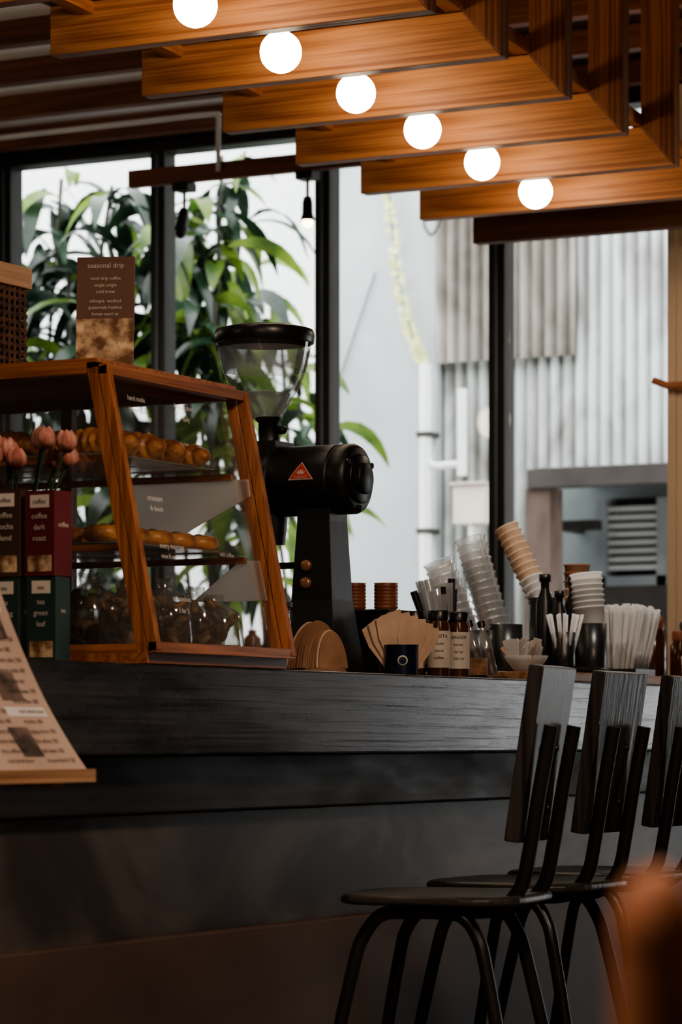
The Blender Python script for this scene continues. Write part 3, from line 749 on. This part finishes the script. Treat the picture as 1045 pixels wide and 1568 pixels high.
# ------------------------------------------------------------------ menu on stand in front of counter
b=MB(); my0,my1=3.71,4.04
cp=[Vector((a,0,c)) for a,c in ((-2.545,.948),(-2.578,.99),(-2.625,1.06),(-2.668,1.14),(-2.708,1.23),(-2.745,1.335))]
cp=smooth(cp,6); cl=[0]
for i in range(1,len(cp)): cl.append(cl[-1]+(cp[i]-cp[i-1]).length)
LT=cl[-1]
def onmenu(p,off=.0):
    v=max(0,min(LT,p[1])); i=max(k for k in range(len(cl)) if cl[k]<=v+1e-9); i=min(i,len(cl)-2)
    t=(v-cl[i])/(cl[i+1]-cl[i]); q=cp[i].lerp(cp[i+1],t); d=(cp[i+1]-cp[i]).normalized(); nrm=Vector((d.z,0,-d.x))
    q=q+nrm*off; return (q.x,my0+p[0],q.z)
W_=my1-my0
def patch(u0,u1,v0,v1,off,mat,n=16):
    vs=[];fs=[]
    for i in range(n+1):
        v=v0+(v1-v0)*i/n
        vs+= [onmenu((u0,v),off),onmenu((u1,v),off)]
    for i in range(n): fs.append((2*i,2*i+1,2*i+3,2*i+2))
    b.add(vs,fs,mat)
patch(0,W_,0,LT,0,'menu'); patch(0,W_,0,LT,-.006,'board')
for u in (0,W_):
    vs=[];fs=[]
    for i in range(17):
        v=LT*i/16; vs+=[onmenu((u,v),0),onmenu((u,v),-.006)]
    b.add(vs,[(2*i,2*i+1,2*i+3,2*i+2) for i in range(16)],'board')
b.box(-2.56,-2.535,my0-.006,my1+.006,.932,.952,'board'); b.box(-2.78,-2.55,my0+.05,my0+.08,.925,.945,'board'); b.box(-2.78,-2.55,my1-.09,my1-.06,.925,.945,'board')
patch(.03,W_-.035,LT-.12,LT-.098,.0012,'ink'); 
for (u0,u1,v0,v1) in ((.20,.30,.245,.285),(.21,.27,.135,.185),(.18,.235,.03,.085),(.03,.12,.2,.28),(.03,.12,.06,.14)):
    patch(u0,u1,v0,v1,.0012,'menuphoto',4)
words=['house blend 120','cafe latte 150','flat white 150','cappuccino 150','mocha 160','iced americano','drip coffee 180','matcha latte 170','earl grey tea','lemon soda 140','cheese cake 130','affogato 180']
def mtxt(l,u,v,sz): b.text(l,sz,'ink',None,fn=lambda p:onmenu((u+p[0],v+p[1]),.0016),align='LEFT')
for i in range(20):
    v=.022+i*.0185
    if v<LT-.13:
        mtxt(words[i%12],.235,v,.0115)
        mtxt(words[(i+5)%12],.125,v,.0115)
b.text('MENU',.020,'label',None,fn=lambda p:onmenu((.24+p[0],LT-.109+p[1]),.002))
patch(.20,W_-.02,.292,.312,.0012,'paperw'); patch(.20,W_-.02,.105,.122,.0012,'paperw')
b.done('menu_stand')

# ------------------------------------------------------------------ blurred wooden chair close to the camera
T=rotT(0,0,27.5,(-.263,1.194,0)); b=MB()
for x in (-.20,.20):
    b.tube(smooth([(x,.03,0),(x,.01,.25),(x,0,.45),(x,-.012,.7),(x,-.03,.925)],5),.016,'tan',16,True,T)
    b.sphere((0,0,0),.016,'tan',20,(1,1,1.5),T@Matrix.Translation((x,-.031,.928)))
    b.tube([(x*.95,.40,0),(x*.95,.38,.44)],.016,'tan',14,True,T)
for z in (.885,.76,.64): b.tube(smooth([(-.20,-.02,z),(0,-.045,z+.01),(.20,-.02,z)],6),.018,'tan',12,True,T)
b.box(-.215,.215,-.02,.42,.44,.465,'tan',T)
b.tube([(-.19,.38,.2),(.19,.38,.2)],.010,'tan',10,True,T); b.tube([(-.195,.02,.2),(.195,.02,.2)],.010,'tan',10,True,T)
b.done('wooden_chair',.006)

# ------------------------------------------------------------------ outside
b=MB(); b.box(-16,6,YW+.16,22,-.1,0,'ground'); b.done('alley_ground')
b=MB(); b.box(-14,-6.83,13.3,13.5,0,6,'extpale'); b.done('outer_wall_pale')
b=MB(); b.box(-6.84,-6.24,12.95,13.25,0,6,'extgrey'); b.done('outer_wall_render')
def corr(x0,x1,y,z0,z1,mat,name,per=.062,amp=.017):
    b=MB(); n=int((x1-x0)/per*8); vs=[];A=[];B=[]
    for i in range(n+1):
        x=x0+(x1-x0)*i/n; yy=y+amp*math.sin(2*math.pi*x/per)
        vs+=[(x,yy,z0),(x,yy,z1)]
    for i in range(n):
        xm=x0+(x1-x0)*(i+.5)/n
        (B if math.sin(2*math.pi*xm/per)>.35 else A).append((2*i,2*i+2,2*i+3,2*i+1))  # groove faces take the darker copy, painted shade plus dirt
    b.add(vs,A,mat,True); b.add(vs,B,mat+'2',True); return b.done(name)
corr(-6.24,-5.785,13.02,0,2.80,'corrwhite','corrugated_panel')
corr(-6.24,-5.52,12.93,2.75,6,'corrbrown','corrugated_panel')
corr(-5.70,-3.2,13.0,2.245,6,'corrwhite','corrugated_panel')
corr(-5.785,-5.70,13.0,2.245,2.9,'corrwhite','corrugated_panel')
corr(-4.22,-1.0,13.05,0,2.22,'corrwhite','corrugated_panel')
corr(-3.2,4,13.02,2.23,6,'corrbrown','corrugated_panel')
b=MB()
b.box(-5.76,-4.24,12.92,13.03,2.15,2.235,'extdark'); b.box(-5.78,-5.66,12.95,13.1,0,2.15,'rust'); b.box(-4.36,-4.24,12.95,13.02,0,2.15,'extdark')
b.box(-7.0,-4.0,13.75,13.85,0,2.4,'extgrey'); b.box(-5.8,-4.2,13.10,13.74,2.245,2.3,'extdark')
b.box(-5.66,-4.2,13.5,13.74,1.05,1.72,'extdark'); b.box(-5.88,-5.62,13.40,13.48,1.985,2.03,'extdark')
b.box(-5.86,-5.82,13.40,13.74,1.99,2.025,'extdark')
b.box(-5.66,-4.2,13.70,13.74,1.76,2.15,'extdark')
for i in range(8):
    b.box(-5.66,-4.2,13.60,13.66,1.80+i*.040,1.824+i*.040,'extpale')
for x in (-5.69,-5.38,-5.05): b.box(x,x+.05,13.57,13.70,1.66,2.14,'extgrey')
b.box(-5.69,-4.2,13.57,13.7,1.72,1.77,'extgrey')
b.done('shuttered_window')
b=MB(); b.tube([(-6.25,12.86,0),(-6.25,12.86,2.74)],.028,'pipe',12); b.tube([(-6.08,12.90,2.22),(-6.08,12.90,2.62)],.022,'pipe',12)
b.tube(smooth([(-6.25,12.86,2.36),(-6.22,12.86,2.27),(-6.1,12.9,2.27),(-6.08,12.9,2.22)],4),.018,'pipe',10)
for z in (1.5,1.95,2.4): b.box(-6.285,-6.215,12.83,12.94,z,z+.025,'extdark')
b.done('drain_pipe')
b=MB(); b.box(-6.10,-5.94,12.84,12.97,1.99,2.17,'label'); b.box(-6.11,-5.93,12.82,12.97,2.17,2.18,'label'); b.box(-6.03,-6.01,12.86,12.96,0,1.99,'pipe'); b.done('utility_box',.004)
b=MB(); b.tube(smooth([(-6.24,12.90,3.9),(-6.22,12.90,3.55),(-6.27,12.88,3.42),(-6.22,12.86,3.34),(-6.18,12.88,3.42),(-6.21,12.9,3.5)],8),.007,'extdark',8); b.tube([(-6.55,12.935,3.2),(-6.9,12.935,2.3)],.004,'extdark',6); b.done('outdoor_cable')
b=MB()
vp=smooth([(-6.46,12.90,4.3),(-6.47,12.90,3.8),(-6.45,12.90,3.45),(-6.40,12.90,3.1),(-6.33,12.90,2.86),(-6.27,12.88,2.76)],10)
b.tube(vp,.004,'stem',6)
for p in vp[8:]:
    for j in range(3):
        a=random.uniform(0,6.28); d=Vector((math.cos(a),-.3,math.sin(a)))*.040; s_=Vector((-d.z,0,d.x))*.5
        b.add([p,p+d*.5+s_,p+d,p+d*.5-s_],[(0,1,2,3)],'vine')
b.done('climbing_vine')
def leaf(b,p,d,L,w_,mat,droop):
    d=d.normalized(); side=d.cross(Vector((0,0,1)))
    if side.length<.05: side=Vector((1,0,0))
    side.normalize(); n=7; pts=[]; q=Vector(p); dd=Vector(d)
    roll=random.uniform(-.8,.8)
    for i in range(n+1):
        pts.append((q.copy(),dd.copy())); q=q+dd*(L/n); dd=(dd+Vector((0,0,-droop/n))).normalized()
    vs=[];fs=[]
    for i,(c,t) in enumerate(pts):
        f=i/n; ww=w_*(math.sin(math.pi*min(1,f*.95+.04)))**.85*(1-.25*f)
        up=side.cross(t).normalized(); sd=(side*math.cos(roll)+up*math.sin(roll))
        fold=up*math.cos(roll)*ww*.25
        vs+=[c-sd*ww+fold,c,c+sd*ww+fold]
    for i in range(n):
        fs+=[(3*i,3*i+1,3*i+4,3*i+3),(3*i+1,3*i+2,3*i+5,3*i+4)]
    b.add(vs,fs,mat,True)
def plant(x,y,tops,bright,name='dracaena_plant',n=34,spread=.6):
    b=MB()
    for (rx,ry,rz) in tops:
        base=Vector((x+random.uniform(-.15,.15),y+random.uniform(-.1,.1),0)); top=Vector((rx,ry,rz))
        mid=base.lerp(top,.55)+Vector((random.uniform(-.1,.1),0,0))
        b.tube(smooth([base,mid,top],8),.009,'cane',8)
        for i in range(n):
            a=i*2.399; el=random.uniform(-.8,.9); d=Vector((math.cos(a),math.sin(a),el))
            pz=top-Vector((0,0,random.uniform(0,spread)))+Vector((random.uniform(-.10,.10),random.uniform(-.08,.08),0))
            leaf(b,pz,d,random.uniform(.26,.44),random.uniform(.030,.050),'leafb' if random.random()<bright else 'leafd',random.uniform(1.4,3.0))
    b.done(name)
plant(-7.05,10.9,[(-7.3,10.8,3.15),(-7.05,10.6,2.8),(-6.75,10.9,3.3),(-7.2,11.0,2.35),(-6.85,10.7,2.45),(-6.68,10.75,2.95),(-6.95,10.8,1.9),(-6.75,10.9,2.1),(-7.0,10.9,3.35),(-6.9,10.8,2.95)],.07)
plant(-6.25,10.9,[(-6.55,11.0,2.75),(-6.40,10.8,3.15),(-6.28,11.0,3.4),(-6.14,10.7,2.75),(-6.24,10.9,3.05),(-6.30,10.9,2.45),(-6.50,10.6,2.1),(-6.16,10.9,2.15)],.45)
plant(-6.35,11.9,[(-6.62,11.7,3.2),(-6.45,11.8,2.9),(-6.30,11.7,2.5),(-6.35,11.6,1.95),(-6.75,11.9,2.5)],.70,n=26)

# ------------------------------------------------------------------ light
w_=bpy.data.worlds.new('overcast_sky'); scene.world=w_; w_.use_nodes=True
bg=w_.node_tree.nodes['Background']; bg.inputs['Color'].default_value=(.97,.985,1,1); bg.inputs['Strength'].default_value=3.2
def area(name,loc,rot,size,e,col):
    l=bpy.data.lights.new(name,'AREA'); l.energy=e; l.size=size; l.color=col
    o=bpy.data.objects.new(name,l); o.location=loc; o.rotation_euler=[R(a) for a in rot]; scene.collection.objects.link(o)
area('fill_light',(-.6,3.6,3.1),(0,20,0),.6,42,(1,.76,.58))  # added unseen fill for the room and counter front
area('fill_light_rear',(-1.2,.6,3.1),(0,10,0),.6,34,(1,.80,.64))  # second added fill, nearer the camera
def spotl(name,loc,target,e,ang,col):
    l=bpy.data.lights.new(name,'SPOT'); l.energy=e; l.spot_size=R(ang); l.spot_blend=.6; l.shadow_soft_size=.05; l.color=col
    o=bpy.data.objects.new(name,l); o.location=loc
    o.rotation_euler=(Vector(target)-Vector(loc)).to_track_quat('-Z','Y').to_euler(); scene.collection.objects.link(o)
# added spot lights without fittings, brightening the straws and cups
spotl('cup_fill_spot',(-2.2,6.2,3.1),(-3.05,7.05,1.28),60,26,(1,.93,.84))
spotl('cup_fill_spot_back',(-3.9,8.3,3.1),(-3.05,7.15,1.30),60,26,(1,.95,.88))

# ------------------------------------------------------------------ camera
cam=bpy.data.cameras.new('camera'); co=bpy.data.objects.new('camera',cam); scene.collection.objects.link(co)
co.location=(0,0,1.0); co.rotation_euler=(R(90),0,R(27.5))
cam.sensor_fit='VERTICAL'; cam.sensor_height=36; cam.sensor_width=24
cam.lens=36*4700/1568; cam.shift_y=346/1568; cam.clip_start=.05
cam.dof.use_dof=True; cam.dof.focus_distance=6.4; cam.dof.aperture_fstop=6.0
scene.camera=co
scene.view_settings.view_transform='AgX'
scene.view_settings.look='AgX - Medium High Contrast'
scene.view_settings.exposure=.72
